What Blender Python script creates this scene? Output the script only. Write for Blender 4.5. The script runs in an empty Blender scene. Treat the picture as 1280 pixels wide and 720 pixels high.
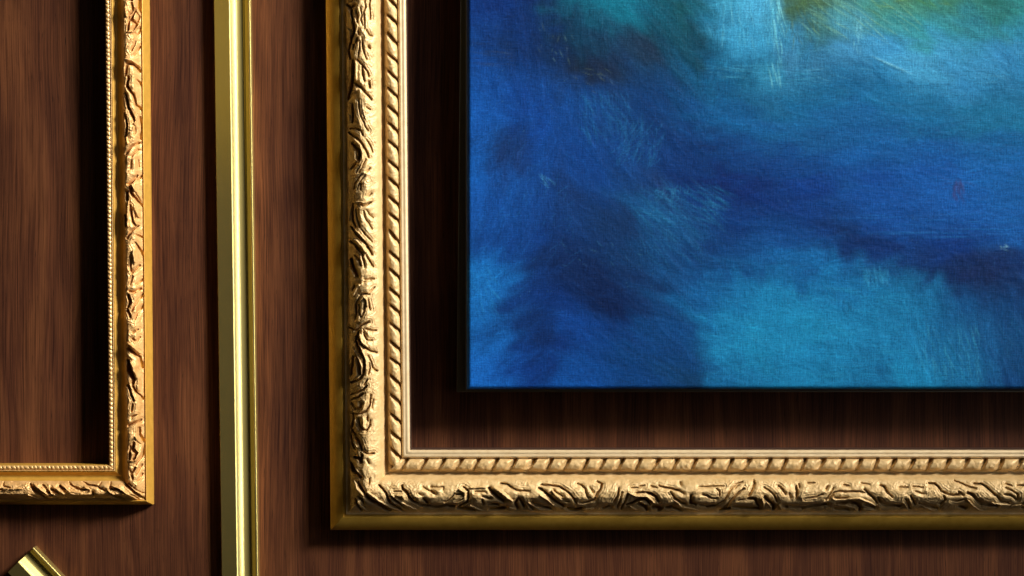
import bpy, math, random
import numpy as np
random.seed(7); rng = np.random.RandomState(11)
S = 0.0006                      # metres per unit of the layout plan (the tabletop plan is 1280 x 720 units)
scene = bpy.context.scene
C = scene.collection

# ------------------------------------------------------------------ helpers
def W(x, y, z=0.0):
    return ((x-640.0)*S, (360.0-y)*S, z*S)

def tag(o, label=None, cat=None, group=None, kind=None):
    if label: o['label'] = label
    if cat: o['category'] = cat
    if group: o['group'] = group
    if kind: o['kind'] = kind
    return o

def empty(name, x, y, z=0):
    o = bpy.data.objects.new(name, None); C.objects.link(o)
    o.location = W(x, y, z); o.empty_display_size = 0.02
    return o

def link_mesh(name, verts, faces, mat, parent=None, smooth=True, col=None):
    """verts: (n,3) array in plan units; faces: list / array of quads"""
    v = np.asarray(verts, dtype=np.float64)
    w = np.empty_like(v)
    w[:, 0] = (v[:, 0]-640.0)*S; w[:, 1] = (360.0-v[:, 1])*S; w[:, 2] = v[:, 2]*S
    if parent is not None:
        p = parent; off = np.zeros(3)
        while p is not None:
            off += np.array(p.location); p = p.parent
        w -= off
    me = bpy.data.meshes.new(name)
    f = np.asarray(faces, dtype=np.int32)
    me.vertices.add(len(w)); me.vertices.foreach_set('co', w.astype(np.float32).ravel())
    me.loops.add(f.size); me.loops.foreach_set('vertex_index', f.ravel())
    me.polygons.add(len(f))
    me.polygons.foreach_set('loop_start', np.arange(0, f.size, f.shape[1], dtype=np.int32))
    me.polygons.foreach_set('loop_total', np.full(len(f), f.shape[1], dtype=np.int32))
    if smooth: me.polygons.foreach_set('use_smooth', np.ones(len(f), dtype=bool))
    me.update(calc_edges=True)
    if col is not None:
        a = me.color_attributes.new('paint', 'FLOAT_COLOR', 'POINT')
        a.data.foreach_set('color', col.astype(np.float32).ravel())
    me.materials.append(mat)
    o = bpy.data.objects.new(name, me); C.objects.link(o)
    if parent is not None: o.parent = parent
    return o

def grid_faces(n, m, flip=False):
    i = np.arange(n-1)[:, None]*m + np.arange(m-1)[None, :]
    i = i.ravel()
    f = np.stack([i, i+1, i+m+1, i+m], 1)
    return f[:, ::-1] if flip else f

# value noise ---------------------------------------------------------------
_tab = rng.rand(256, 256)
def vnoise(x, y, seed=0):
    x = x+seed*17.13; y = y+seed*9.71
    xi = np.floor(x).astype(int); yi = np.floor(y).astype(int)
    fx = x-xi; fy = y-yi
    fx = fx*fx*(3-2*fx); fy = fy*fy*(3-2*fy)
    a = _tab[xi % 256, yi % 256]; b = _tab[(xi+1) % 256, yi % 256]
    c = _tab[xi % 256, (yi+1) % 256]; d = _tab[(xi+1) % 256, (yi+1) % 256]
    return (a*(1-fx)+b*fx)*(1-fy)+(c*(1-fx)+d*fx)*fy
def fbm(x, y, o=4, seed=0):
    t = 0; a = 0.5; n = 0
    for k in range(o):
        t = t+a*vnoise(x*2**k, y*2**k, seed+k*3); n += a; a *= 0.5
    return t/n

# ------------------------------------------------------------------ materials
def new_mat(name):
    m = bpy.data.materials.new(name); m.use_nodes = True
    nt = m.node_tree; b = nt.nodes['Principled BSDF']
    return m, nt, b
def N(nt, t, **k):
    n = nt.nodes.new(t)
    for a, v in k.items(): setattr(n, a, v)
    return n
def coords(nt, sx=1, sy=1, sz=1):
    g = N(nt, 'ShaderNodeNewGeometry')
    m = N(nt, 'ShaderNodeVectorMath', operation='MULTIPLY')
    m.inputs[1].default_value = (sx/S, sy/S, sz/S)
    nt.links.new(g.outputs['Position'], m.inputs[0])
    return m.outputs[0]
def noise(nt, vec, scale, detail=4, rough=0.5, dist=0.0):
    n = N(nt, 'ShaderNodeTexNoise'); n.inputs['Scale'].default_value = scale
    n.inputs['Detail'].default_value = detail; n.inputs['Roughness'].default_value = rough
    n.inputs['Distortion'].default_value = dist
    nt.links.new(vec, n.inputs['Vector']); return n.outputs['Fac']
def ramp(nt, fac, stops):
    r = N(nt, 'ShaderNodeValToRGB'); e = r.color_ramp.elements
    while len(e) < len(stops): e.new(0.5)
    for i, (p, c) in enumerate(stops):
        e[i].position = p; e[i].color = (*c, 1) if len(c) == 3 else c
    nt.links.new(fac, r.inputs[0]); return r.outputs[0]
def mixc(nt, fac, a, b, mode='MIX'):
    m = N(nt, 'ShaderNodeMix', data_type='RGBA', blend_type=mode)
    for inp, v in ((m.inputs[0], fac), (m.inputs[6], a), (m.inputs[7], b)):
        if isinstance(v, (int, float)): inp.default_value = v
        elif isinstance(v, tuple): inp.default_value = (*v, 1)
        else: nt.links.new(v, inp)
    return m.outputs[2]
def bump(nt, b, h, strength, dist):
    n = N(nt, 'ShaderNodeBump'); n.inputs['Strength'].default_value = strength
    n.inputs['Distance'].default_value = dist*S
    nt.links.new(h, n.inputs['Height']); nt.links.new(n.outputs[0], b.inputs['Normal'])

def gold(name, c1, c2, metallic, rough, bumpd=0.5, nscale=0.12, spec=0.5):
    m, nt, b = new_mat(name)
    v = coords(nt)
    n1 = noise(nt, v, nscale, 6, 0.65)
    n2 = noise(nt, v, 0.022, 3, 0.5)
    c = ramp(nt, n1, [(0.32, c2), (0.60, c1)])
    c = mixc(nt, 0.30, c, ramp(nt, n2, [(0.3, tuple(x*0.75 for x in c1)), (0.7, tuple(min(1, x*1.12) for x in c1))]))
    nt.links.new(c, b.inputs['Base Color'])
    b.inputs['Metallic'].default_value = metallic
    r = N(nt, 'ShaderNodeMapRange'); nt.links.new(n1, r.inputs[0])
    r.inputs[3].default_value = rough-0.08; r.inputs[4].default_value = rough+0.12
    nt.links.new(r.outputs[0], b.inputs['Roughness'])
    b.inputs['Specular IOR Level'].default_value = spec
    bump(nt, b, noise(nt, v, 0.55, 4, 0.6), 0.5, bumpd)
    return m
M_CARVE = gold('antique_gold_relief', (0.62, 0.43, 0.20), (0.47, 0.29, 0.105), 0.15, 0.48, 0.45)
M_PLAIN = gold('antique_gold_plain', (0.76, 0.53, 0.24), (0.70, 0.46, 0.17), 0.35, 0.40, 0.18)
M_OUTER = gold('dark_brass_edge', (0.56, 0.33, 0.05), (0.48, 0.27, 0.035), 0.60, 0.42, 0.05)
M_LIP = gold('pale_gilt_lip', (0.74, 0.57, 0.34), (0.66, 0.47, 0.25), 0.30, 0.35, 0.1)
M_SCARVE = gold('deep_gold_relief', (0.72, 0.43, 0.17), (0.50, 0.26, 0.07), 0.30, 0.42, 0.5)
M_SPLAIN = gold('deep_gold_plain', (0.62, 0.34, 0.055), (0.50, 0.26, 0.035), 0.35, 0.40, 0.15)
M_SBEAD = gold('deep_gold_beading', (0.72, 0.44, 0.17), (0.5, 0.28, 0.09), 0.35, 0.35, 0.3)

def brass():
    m, nt, b = new_mat('satin_brass')
    v = coords(nt)
    n = noise(nt, v, 0.01, 2)
    nt.links.new(ramp(nt, n, [(0.3, (0.75, 0.59, 0.19)), (0.7, (0.80, 0.64, 0.22))]), b.inputs['Base Color'])
    b.inputs['Metallic'].default_value = 0.85
    b.inputs['Roughness'].default_value = 0.17
    bump(nt, b, noise(nt, coords(nt, 1, 0.03, 1), 0.8, 2), 0.15, 0.08)
    return m
M_BRASS = brass()

def wood():
    m, nt, b = new_mat('dark_walnut')
    v = coords(nt)
    # gentle sideways wander of the grain
    w1 = N(nt, 'ShaderNodeTexNoise'); w1.inputs['Scale'].default_value = 1.0; w1.inputs['Detail'].default_value = 2
    nt.links.new(coords(nt, 0.006, 0.0022, 1), w1.inputs['Vector'])
    sub = N(nt, 'ShaderNodeVectorMath', operation='MULTIPLY_ADD')
    nt.links.new(w1.outputs['Color'], sub.inputs[0]); sub.inputs[1].default_value = (24, 0, 0); nt.links.new(v, sub.inputs[2])
    vv = sub.outputs[0]
    def st(sx, sy):
        k = N(nt, 'ShaderNodeVectorMath', operation='MULTIPLY'); k.inputs[1].default_value = (sx, sy, 1)
        nt.links.new(vv, k.inputs[0]); return k.outputs[0]
    broad = noise(nt, st(0.030, 0.0030), 1.0, 4, 0.55, 0.6)
    mid = noise(nt, st(0.16, 0.0045), 1.0, 5, 0.6, 0.3)
    fine = noise(nt, st(0.62, 0.009), 1.0, 3, 0.6)
    pores = noise(nt, st(0.95, 0.040), 1.0, 2, 0.5)
    blot = noise(nt, st(0.010, 0.006), 1.0, 4, 0.6)
    line = noise(nt, st(1.1, 0.006), 1.0, 3, 0.7)
    c = ramp(nt, broad, [(0.34, (0.026, 0.008, 0.004)), (0.5, (0.078, 0.026, 0.010)), (0.64, (0.230, 0.088, 0.028))])
    c = mixc(nt, 0.32, c, ramp(nt, mid, [(0.38, (0.026, 0.007, 0.003)), (0.62, (0.180, 0.066, 0.022))]))
    c = mixc(nt, 0.38, c, ramp(nt, fine, [(0.40, (0.016, 0.005, 0.003)), (0.60, (0.165, 0.060, 0.022))]))
    c = mixc(nt, 0.25, c, ramp(nt, blot, [(0.35, (0.044, 0.012, 0.009)), (0.65, (0.130, 0.046, 0.016))]))
    c = mixc(nt, 1.0, c, ramp(nt, line, [(0.36, (0.42, 0.36, 0.34)), (0.48, (0.85, 0.85, 0.86)), (0.66, (1.15, 1.12, 1.10))]), 'MULTIPLY')
    c = mixc(nt, ramp(nt, pores, [(0.26, (1, 1, 1)), (0.34, (0, 0, 0))]), c, (0.010, 0.004, 0.002))
    c = mixc(nt, 1.0, c, (0.88, 0.84, 0.92), 'MULTIPLY')
    nt.links.new(c, b.inputs['Base Color'])
    b.inputs['Roughness'].default_value = 0.50
    b.inputs['Specular IOR Level'].default_value = 0.18
    bump(nt, b, fine, 0.35, 0.5)
    return m
M_WOOD = wood()

def black(name, c, r):
    m, nt, b = new_mat(name)
    n = noise(nt, coords(nt), 0.3, 3)
    nt.links.new(ramp(nt, n, [(0.3, tuple(x*0.7 for x in c)), (0.7, c)]), b.inputs['Base Color'])
    b.inputs['Roughness'].default_value = r
    return m
M_BACK = black('black_board', (0.020, 0.018, 0.014), 0.45)
M_SIDE = black('dark_canvas_side', (0.006, 0.012, 0.035), 0.7)

M_REBATE = black('stained_rebate_wood', (0.050, 0.020, 0.010), 0.6)

def paint():
    m, nt, b = new_mat('oil_paint_on_canvas')
    a = N(nt, 'ShaderNodeAttribute', attribute_name='paint')
    v = coords(nt)
    wx = noise(nt, coords(nt, 1.0, 0.10, 1), 0.75, 2, 0.5)
    wy = noise(nt, coords(nt, 0.10, 1.0, 1), 0.75, 2, 0.5)
    s = N(nt, 'ShaderNodeMath', operation='ADD'); nt.links.new(wx, s.inputs[0]); nt.links.new(wy, s.inputs[1])
    g = ramp(nt, noise(nt, v, 0.5, 3, 0.7), [(0.28, (0.70, 0.72, 0.74)), (0.72, (1.34, 1.32, 1.30))])
    c = mixc(nt, 1.0, a.outputs['Color'], g, 'MULTIPLY')
    k = N(nt, 'ShaderNodeMapRange'); nt.links.new(s.outputs[0], k.inputs[0])
    k.inputs[1].default_value = 0.7; k.inputs[2].default_value = 1.3; k.inputs[3].default_value = 0.80; k.inputs[4].default_value = 1.20
    c = mixc(nt, 1.0, c, k.outputs[0], 'MULTIPLY')
    nt.links.new(c, b.inputs['Base Color'])
    b.inputs['Roughness'].default_value = 0.55
    b.inputs['Specular IOR Level'].default_value = 0.08
    bump(nt, b, s.outputs[0], 0.35, 0.6)
    return m
M_PAINT = paint()

# ------------------------------------------------------------------ carved relief strokes
# each block: origin x, origin y, scale, then strokes: (kind, width, deep, points)
T = []
def tile(ox, oy, sc, *strokes):
    for (k, w, d, p) in strokes:
        T.append((k, w/sc, d, np.array(p, float)/sc+np.array([ox, oy])))
g, r = 'g', 'r'
tile(420, 0, 9,
 (g,30,1,[(150,90),(200,130),(240,110)]),(g,25,1,[(210,130),(205,200),(215,280),(235,360),(225,430),(200,480),(170,600),(190,700)]),
 (g,12,0,[(350,60),(360,130),(340,200),(350,290),(350,380)]),(g,10,0,[(410,40),(405,120),(410,260)]),(g,12,0,[(300,140),(320,210),(310,270),(330,340)]),
 (g,10,0,[(370,390),(400,440),(430,450)]),(g,18,0,[(280,400),(295,440)]),(g,14,0,[(320,470),(330,560),(345,640),(370,710)]),
 (g,12,0,[(270,480),(260,530)]),(g,12,0,[(300,520),(290,600),(280,680)]),(g,22,0,[(390,560),(405,590)]),(g,16,0,[(230,540),(220,590)]),
 (g,10,0,[(250,180),(275,230),(265,300)]),(g,16,0,[(190,60),(240,50),(290,10)]),
 (r,22,0,[(155,140),(180,190),(190,260)]),(r,30,0,[(130,340),(180,400),(180,500)]),(r,22,0,[(240,260),(270,340),(250,420)]))
tile(420, 80, 9,
 (g,18,1,[(280,0),(310,40),(350,80),(380,130),(395,180)]),(g,20,0,[(320,70),(330,160),(350,230)]),(g,28,0,[(400,240),(405,300)]),
 (g,30,1,[(230,240),(280,280),(320,310),(370,370),(420,430)]),(g,36,1,[(215,0),(220,80),(215,220),(190,330),(165,420)]),(g,30,0,[(210,480),(220,560),(215,680)]),
 (g,10,0,[(285,450),(290,540),(310,620),(350,710)]),(g,10,0,[(370,520),(410,545)]),
 (r,35,0,[(250,20),(250,130),(260,220)]),(r,20,0,[(150,190),(110,280)]),(r,22,0,[(180,380),(230,340),(260,320)]),(r,16,0,[(165,460),(210,510)]),(r,14,0,[(170,600),(180,670)]))
tile(420, 160, 9,
 (g,18,0,[(190,30),(250,30),(310,60),(330,110)]),(g,22,1,[(170,70),(220,110),(290,160),(330,220),(370,280),(390,350)]),(g,10,0,[(350,0),(385,60)]),
 (g,10,0,[(370,160),(410,220),(435,295)]),(g,40,1,[(215,200),(250,230),(290,280),(300,330),(285,380)]),(g,8,0,[(320,400),(290,460),(260,520)]),(g,8,0,[(360,380),(330,450),(290,520)]),
 (g,10,0,[(320,540),(270,590),(240,650),(230,710)]),(g,10,0,[(350,560),(300,620),(270,700)]),(g,18,0,[(310,650),(305,710)]),(g,10,0,[(370,510),(400,480)]),(g,20,0,[(250,420),(200,480)]),
 (r,24,0,[(240,290),(245,370),(270,400)]),(r,22,0,[(240,160),(300,220),(330,300),(330,370),(290,440)]))
tile(420, 240, 9,
 (g,18,1,[(310,150),(330,175),(380,160),(420,130)]),(g,8,0,[(380,70),(425,40)]),(g,20,1,[(220,150),(215,230),(215,320),(250,400)]),(g,12,0,[(255,220),(265,300),(290,380),(300,410)]),
 (g,10,0,[(340,230),(350,290),(390,360),(430,430)]),(g,8,0,[(370,220),(400,260),(440,300)]),(g,10,0,[(310,430),(370,500),(430,570)]),
 (g,32,1,[(200,400),(250,470),(310,530),(360,590),(400,650),(430,710)]),(g,24,1,[(190,560),(240,600),(290,650),(330,710)]),
 (r,14,0,[(190,190),(170,330)]),(r,16,0,[(215,410),(280,470),(350,550)]),(r,26,0,[(210,530),(290,590),(370,680)]),(r,18,0,[(230,130),(300,130),(350,140),(420,110)]))
tile(420, 320, 9,
 (g,14,0,[(250,0),(290,50),(310,110)]),(g,18,1,[(320,0),(345,60),(350,130)]),(g,18,1,[(370,0),(400,50),(440,125)]),(g,55,1,[(200,40),(220,120),(250,180),(270,230)]),
 (g,16,0,[(350,265),(400,260),(450,260)]),(g,8,0,[(300,320),(350,290),(420,270)]),(g,20,1,[(300,430),(350,420),(400,430)]),(g,8,0,[(400,410),(460,350)]),(g,16,0,[(390,490),(400,550),(410,600)]),
 (g,18,1,[(310,440),(270,500),(255,570),(260,640),(240,710)]),(g,8,0,[(290,540),(285,620),(310,690)]),(g,12,0,[(350,540),(345,620),(310,690)]),(g,20,0,[(240,330),(210,380)]),
 (r,25,0,[(330,300),(260,350),(220,450)]),(r,22,0,[(300,500),(340,450),(380,500),(380,560)]),(r,24,0,[(180,140),(230,230)]))
tile(420, 400, 9,
 (g,22,1,[(170,80),(250,110),(310,60),(360,35),(400,15)]),(g,22,1,[(280,120),(270,180),(300,240),(350,300),(420,340),(480,355)]),(g,12,0,[(340,100),(350,170),(380,220),(430,220)]),
 (g,18,0,[(370,90),(430,110),(470,110)]),(g,28,1,[(250,180),(260,250),(300,340),(340,420),(350,500),(340,590),(280,660),(200,690)]),(g,14,1,[(240,370),(280,440),(300,520),(300,600)]),
 (g,14,0,[(390,390),(420,460),(440,520),(480,560)]),(g,26,0,[(460,545),(485,560)]),(g,14,0,[(400,470),(410,520),(390,590)]),(g,25,0,[(220,400),(210,500),(200,600)]),(g,10,0,[(380,650),(340,710)]),
 (r,24,0,[(300,150),(310,230),(380,290)]),(r,16,0,[(275,230),(320,330),(370,440),(370,540)]),(r,18,0,[(210,300),(270,400),(320,500),(320,600)]),(r,16,0,[(235,430),(260,520),(260,600),(220,650)]))
tile(420, 480, 9,
 (g,20,0,[(370,0),(330,50),(270,80),(200,100)]),(g,20,1,[(330,90),(280,130),(200,160)]),(g,20,0,[(200,200),(250,260),(300,260),(320,200)]),(g,20,1,[(420,100),(410,200),(370,280),(310,310),(220,320)]),
 (g,10,0,[(445,160),(430,240)]),(g,16,1,[(280,370),(295,440),(330,490),(370,495),(410,440),(410,390)]),(g,16,0,[(380,340),(385,390)]),(g,30,1,[(210,500),(250,560),(290,630),(320,710)]),
 (g,16,0,[(230,330),(215,420),(200,480)]),(g,20,0,[(200,560),(210,650),(240,710)]),
 (r,16,0,[(190,250),(220,290),(280,300),(340,260),(360,180)]),(r,22,0,[(240,380),(250,460),(280,490)]),(r,24,0,[(330,350),(340,440),(360,470)]),(r,14,0,[(220,610),(260,680)]))
tile(420, 560, 9,
 (g,40,1,[(240,80),(290,90),(310,130),(320,50)]),(g,20,0,[(340,10),(400,40),(450,30)]),(g,45,1,[(200,150),(230,230),(280,270),(310,300)]),(g,35,1,[(280,350),(320,420),(350,470)]),
 (g,12,0,[(400,310),(400,370)]),(g,28,1,[(510,385),(550,420),(590,470),(610,540),(640,590),(700,640),(790,690)]),(g,50,1,[(360,490),(420,550),(490,590),(560,640),(620,680)]),(g,12,0,[(380,100),(400,140)]),
 (g,25,0,[(250,540),(260,600),(300,690)]),(g,25,0,[(300,520),(330,570)]),
 (r,16,0,[(195,130),(240,190),(310,270)]),(r,28,0,[(230,340),(270,430),(340,500)]),(r,12,0,[(260,520),(290,600),(370,690)]),(r,24,0,[(380,450),(470,520),(560,590),(660,650),(720,670)]),(r,16,0,[(190,690),(240,690)]))
q = 11.636
tile(430, 590, q,
 (g,50,1,[(870,160),(880,200),(940,240),(980,320),(1040,380),(1130,430),(1280,460)]),(g,18,0,[(760,235),(860,230)]),(g,14,0,[(750,330),(800,390),(860,440)]),
 (r,22,0,[(720,280),(820,360),(930,440),(1070,510)]),(r,12,0,[(700,330),(760,410),(820,440)]),(r,36,0,[(800,290),(880,290),(910,350)]),(g,30,0,[(1180,340),(1230,400)]),(g,14,0,[(1170,170),(1280,230)]),(g,14,0,[(1110,260),(1160,290)]))
tile(540, 590, q,
 (g,35,0,[(0,220),(60,260)]),(g,10,0,[(0,170),(100,175),(180,170),(180,220)]),(g,28,1,[(470,170),(540,220),(540,320),(520,390),(430,430),(380,490)]),(g,18,0,[(360,280),(440,260),(480,290)]),
 (g,10,0,[(350,260),(270,340),(200,390)]),(g,12,0,[(640,230),(780,240)]),(g,60,1,[(840,190),(900,250),(960,310),(1040,370)]),(g,14,0,[(740,310),(830,330),(860,320)]),(g,18,0,[(730,350),(750,410)]),
 (g,30,1,[(820,420),(960,420)]),(g,40,0,[(0,470),(100,460),(220,440),(330,450)]),(g,60,1,[(400,480),(520,500),(620,530)]),(g,24,1,[(1000,125),(1100,140),(1180,190),(1280,230)]),(g,40,0,[(1250,330),(1210,400),(1240,480)]),
 (g,50,0,[(850,500),(1050,480)]),
 (r,46,0,[(900,170),(980,220),(1100,320),(1160,370)]),(r,20,0,[(560,440),(640,490),(780,550)]),(r,16,0,[(380,530),(430,570)]),(r,16,0,[(1130,480),(1210,495)]),(r,20,0,[(560,180),(700,170),(800,180)]),(r,26,0,[(400,200),(490,240),(490,350),(380,400)]))
tile(650, 590, q,
 (g,45,1,[(270,190),(330,220),(400,280),(470,340),(540,400),(620,450)]),(g,20,0,[(0,225),(130,230)]),(g,28,1,[(300,140),(450,150),(560,170),(640,210),(720,270),(780,350),(800,400)]),(g,20,0,[(820,125),(880,150),(930,200),(950,280),(980,330)]),
 (g,26,1,[(1100,90),(1170,130),(1150,200),(1100,270),(1060,350),(980,390),(850,400)]),(g,40,1,[(170,380),(230,430),(330,460),(430,490)]),(g,25,0,[(130,440),(180,500)]),(g,40,0,[(0,340),(50,450)]),
 (g,12,0,[(640,380),(700,380)]),(g,60,1,[(680,480),(760,520),(880,480)]),(g,18,0,[(1180,480),(1280,450)]),(g,10,0,[(1000,180),(1040,240)]),(g,10,0,[(480,210),(600,300)]),
 (r,14,0,[(120,400),(200,450),(280,510),(440,530)]),(r,12,0,[(90,420),(120,490),(190,540)]),(r,22,0,[(280,280),(400,360),(480,430)]),(r,28,0,[(460,220),(560,330)]),(r,16,0,[(620,490),(690,570)]),(r,26,0,[(900,510),(1050,490)]))
tile(760, 590, q,
 (g,20,1,[(130,190),(115,280),(60,380)]),(g,14,0,[(180,240),(150,350),(120,460)]),(g,18,0,[(260,270),(220,380),(170,500)]),(g,26,1,[(390,255),(470,240),(530,250)]),(g,45,1,[(540,250),(600,270),(660,310),(700,380)]),
 (g,35,1,[(250,430),(330,400),(400,350),(480,335),(550,380),(580,420)]),(g,60,1,[(420,420),(520,460),(540,520)]),(g,70,1,[(620,460),(740,480),(700,540)]),(g,26,1,[(710,150),(800,180),(900,200),(990,220),(1050,260)]),
 (g,40,1,[(870,240),(930,330),(1000,380),(1080,420)]),(g,45,1,[(1160,290),(1160,400),(1230,420)]),(g,50,1,[(820,470),(900,460),(980,500),(1050,540)]),(g,18,0,[(1010,110),(1020,150)]),(g,10,0,[(430,165),(500,150)]),
 (g,12,0,[(600,160),(680,180)]),(g,8,0,[(310,185),(400,185)]),
 (r,28,0,[(270,250),(400,300),(520,300),(640,400)]),(r,14,0,[(430,370),(540,430)]),(r,20,0,[(850,240),(930,350),(1040,470)]),(r,18,0,[(820,510),(920,560)]),(r,14,0,[(590,460),(610,510)]),(r,20,0,[(1060,470),(1280,520)]),(r,26,0,[(300,460),(400,520)]))
tile(870, 590, q,
 (g,26,1,[(50,275),(110,290),(170,330),(250,330)]),(g,10,0,[(0,165),(120,170),(200,160),(350,155)]),(g,10,0,[(250,190),(290,230),(290,290)]),(g,30,1,[(0,430),(120,460),(250,440)]),(g,20,0,[(250,440),(340,380),(400,300),(440,220),(520,140),(620,100)]),
 (g,28,1,[(370,470),(430,400),(480,320),(560,250),(640,190)]),(g,12,0,[(510,190),(570,140)]),(g,26,1,[(790,70),(800,130),(760,210),(710,290)]),(g,14,0,[(570,360),(620,350)]),(g,18,0,[(930,180),(1000,220),(1070,290),(1110,380)]),
 (g,60,1,[(940,310),(1020,380),(1080,440),(1080,500)]),(g,24,0,[(1130,150),(1190,200),(1230,270)]),(g,50,0,[(700,330),(800,340),(860,450)]),(g,45,1,[(500,460),(700,480),(880,490)]),(g,50,1,[(300,520),(450,480)]),
 (r,26,0,[(900,330),(930,460)]),(r,12,0,[(970,390),(1040,470),(1090,520)]),(r,14,0,[(590,520),(640,540),(750,550)]),(r,14,0,[(1150,430),(1190,510)]),(g,50,0,[(1210,450),(1280,470)]))
tile(980, 590, q,
 (g,35,1,[(110,170),(120,240),(110,320)]),(g,14,0,[(150,130),(155,190)]),(g,14,0,[(0,270),(30,320)]),(g,14,0,[(280,120),(370,115)]),(g,14,0,[(240,330),(400,310),(480,270)]),(g,28,0,[(530,200),(560,160)]),
 (g,18,0,[(640,180),(590,270),(530,350)]),(g,14,0,[(660,230),(620,290),(570,350)]),(g,24,1,[(650,250),(700,230),(850,235),(1000,230),(1080,250)]),(g,20,0,[(790,145),(860,155)]),(g,14,0,[(660,325),(830,330)]),
 (g,50,1,[(700,410),(800,400),(880,390),(1000,420),(1050,480),(1040,540)]),(g,40,1,[(1090,210),(1150,270),(1230,340),(1280,400)]),(g,12,0,[(1050,120),(1160,140)]),(g,40,0,[(1100,430),(1250,470)]),(g,40,0,[(0,460),(200,480),(400,440),(560,420)]),
 (g,40,0,[(680,490),(850,510),(950,570)]),
 (r,26,0,[(640,350),(760,350),(1000,330),(1100,370),(1250,440)]),(r,14,0,[(680,430),(850,450),(950,480),(1000,540)]),(r,14,0,[(1070,500),(1270,520)]))
tile(1090, 590, q,
 (g,28,1,[(30,150),(90,170),(120,240),(200,310)]),(g,14,0,[(310,175),(420,175)]),(g,14,0,[(500,160),(640,175)]),(g,10,0,[(530,230),(640,260)]),(g,30,1,[(460,300),(500,350),(540,420)]),(g,24,1,[(400,350),(440,410),(480,490)]),
 (g,26,1,[(730,125),(820,130),(870,170),(900,230),(970,260)]),(g,45,0,[(0,330),(50,400),(120,440),(330,450)]),(g,30,0,[(600,410),(720,450),(870,490)]),(g,18,0,[(930,300),(960,350),(900,420)]),
 (r,20,0,[(370,400),(440,490)]),(r,8,0,[(440,330),(480,420)]),(r,22,0,[(620,420),(720,490),(840,540)]))
tile(1170, 590, q,
 (g,24,1,[(0,230),(70,270),(150,285),(230,275),(220,235),(280,280)]),(g,20,0,[(170,80),(280,130),(380,170),(470,190)]),(g,32,1,[(450,130),(560,130),(620,170),(680,230),(780,310),(840,380),(950,400)]),
 (g,50,1,[(350,255),(420,280),(480,350),(560,410),(680,440),(800,450)]),(g,22,0,[(870,270),(960,290),(1050,350)]),(g,20,1,[(900,185),(980,220),(1060,270),(1060,350)]),(g,14,0,[(900,125),(980,155)]),(g,22,0,[(1070,145),(1170,155)]),
 (g,20,0,[(130,360),(200,370),(280,350)]),(g,60,0,[(250,450),(350,480)]),(g,14,0,[(1250,320),(1200,350)]),(g,40,0,[(1160,480),(1280,420)]),
 (r,20,0,[(360,360),(440,450),(540,520),(660,540)]),(r,12,0,[(700,400),(860,430),(980,430)]),(r,20,0,[(1000,450),(1150,420),(1200,350)]))
BIG = T
# the same ornament carries on past what is listed: up the side rail and along the bottom rail
BIG = BIG + [(k, w, d, p+np.array([-1.5, -560])) for (k, w, d, p) in BIG if p[:, 1].max() < 562 and p[:, 0].max() < 480] \
          + [(k, w, d, p+np.array([762, 0])) for (k, w, d, p) in BIG if p[:, 0].min() > 520]
T = []
tile(130, 0, 7.2,
 (g,20,0,[(290,60),(300,120),(260,170)]),(g,16,1,[(340,70),(300,160),(260,230)]),(g,16,0,[(350,170),(310,260),(280,310)]),(g,16,0,[(350,260),(300,340)]),(g,40,1,[(240,0),(290,30)]),(g,16,0,[(320,400),(290,480)]),
 (g,12,0,[(350,440),(310,520)]),(g,28,1,[(255,600),(300,600),(350,660)]),(r,18,0,[(230,560),(300,570),(370,630)]),(r,12,0,[(230,560),(225,680)]),(g,16,0,[(250,620),(240,700)]),(r,16,0,[(240,90),(250,180)]))
tile(130, 100, 7.2,
 (g,26,1,[(260,0),(250,80),(300,150),(320,240),(390,300)]),(g,18,0,[(330,20),(380,80)]),(g,26,1,[(240,150),(260,260),(300,350),(310,390)]),(g,20,0,[(230,320),(250,430),(240,520)]),(g,12,0,[(310,420),(320,500)]),
 (g,14,0,[(350,350),(370,450),(350,540)]),(g,22,1,[(340,580),(280,620),(240,680)]),(g,14,0,[(340,640),(290,700)]),(r,14,0,[(240,290),(230,400)]),(r,12,0,[(250,530),(260,590)]),(r,16,0,[(340,320),(320,400),(300,470)]))
tile(130, 200, 7.2,
 (g,24,1,[(330,150),(300,200),(260,230)]),(g,12,0,[(370,150),(330,190)]),(g,26,1,[(280,260),(290,310),(330,370),(370,420)]),(g,30,0,[(250,300),(250,370)]),(g,20,1,[(280,420),(290,500),(300,570),(330,610)]),(g,10,0,[(320,470),(320,530)]),
 (g,22,1,[(340,600),(290,640),(250,710)]),(g,18,0,[(330,680),(370,700)]),(g,16,0,[(230,500),(240,600)]),(r,22,0,[(290,230),(340,300),(370,370)]),(r,14,0,[(265,380),(260,500),(260,600)]),(r,12,0,[(200,490),(230,540)]),
 (r,28,0,[(320,430),(350,520)]),(g,10,0,[(290,20),(280,90)]),(g,10,0,[(340,10),(345,70)]))
tile(130, 300, 7.2,
 (g,22,1,[(320,30),(350,90),(385,150)]),(g,12,0,[(290,160),(280,230),(290,300)]),(g,16,0,[(350,230),(310,280),(290,300)]),(g,10,0,[(300,330),(280,400)]),(g,22,1,[(360,440),(310,470),(270,460)]),(g,14,0,[(380,480),(330,560),(290,640)]),
 (g,14,0,[(385,580),(340,640),(320,710)]),(g,30,0,[(260,500),(280,560),(260,600)]),(g,24,0,[(250,620),(280,690)]),(r,26,0,[(310,100),(320,200)]),(r,10,0,[(250,240),(265,280)]),(g,10,0,[(390,340),(330,400)]))
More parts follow.
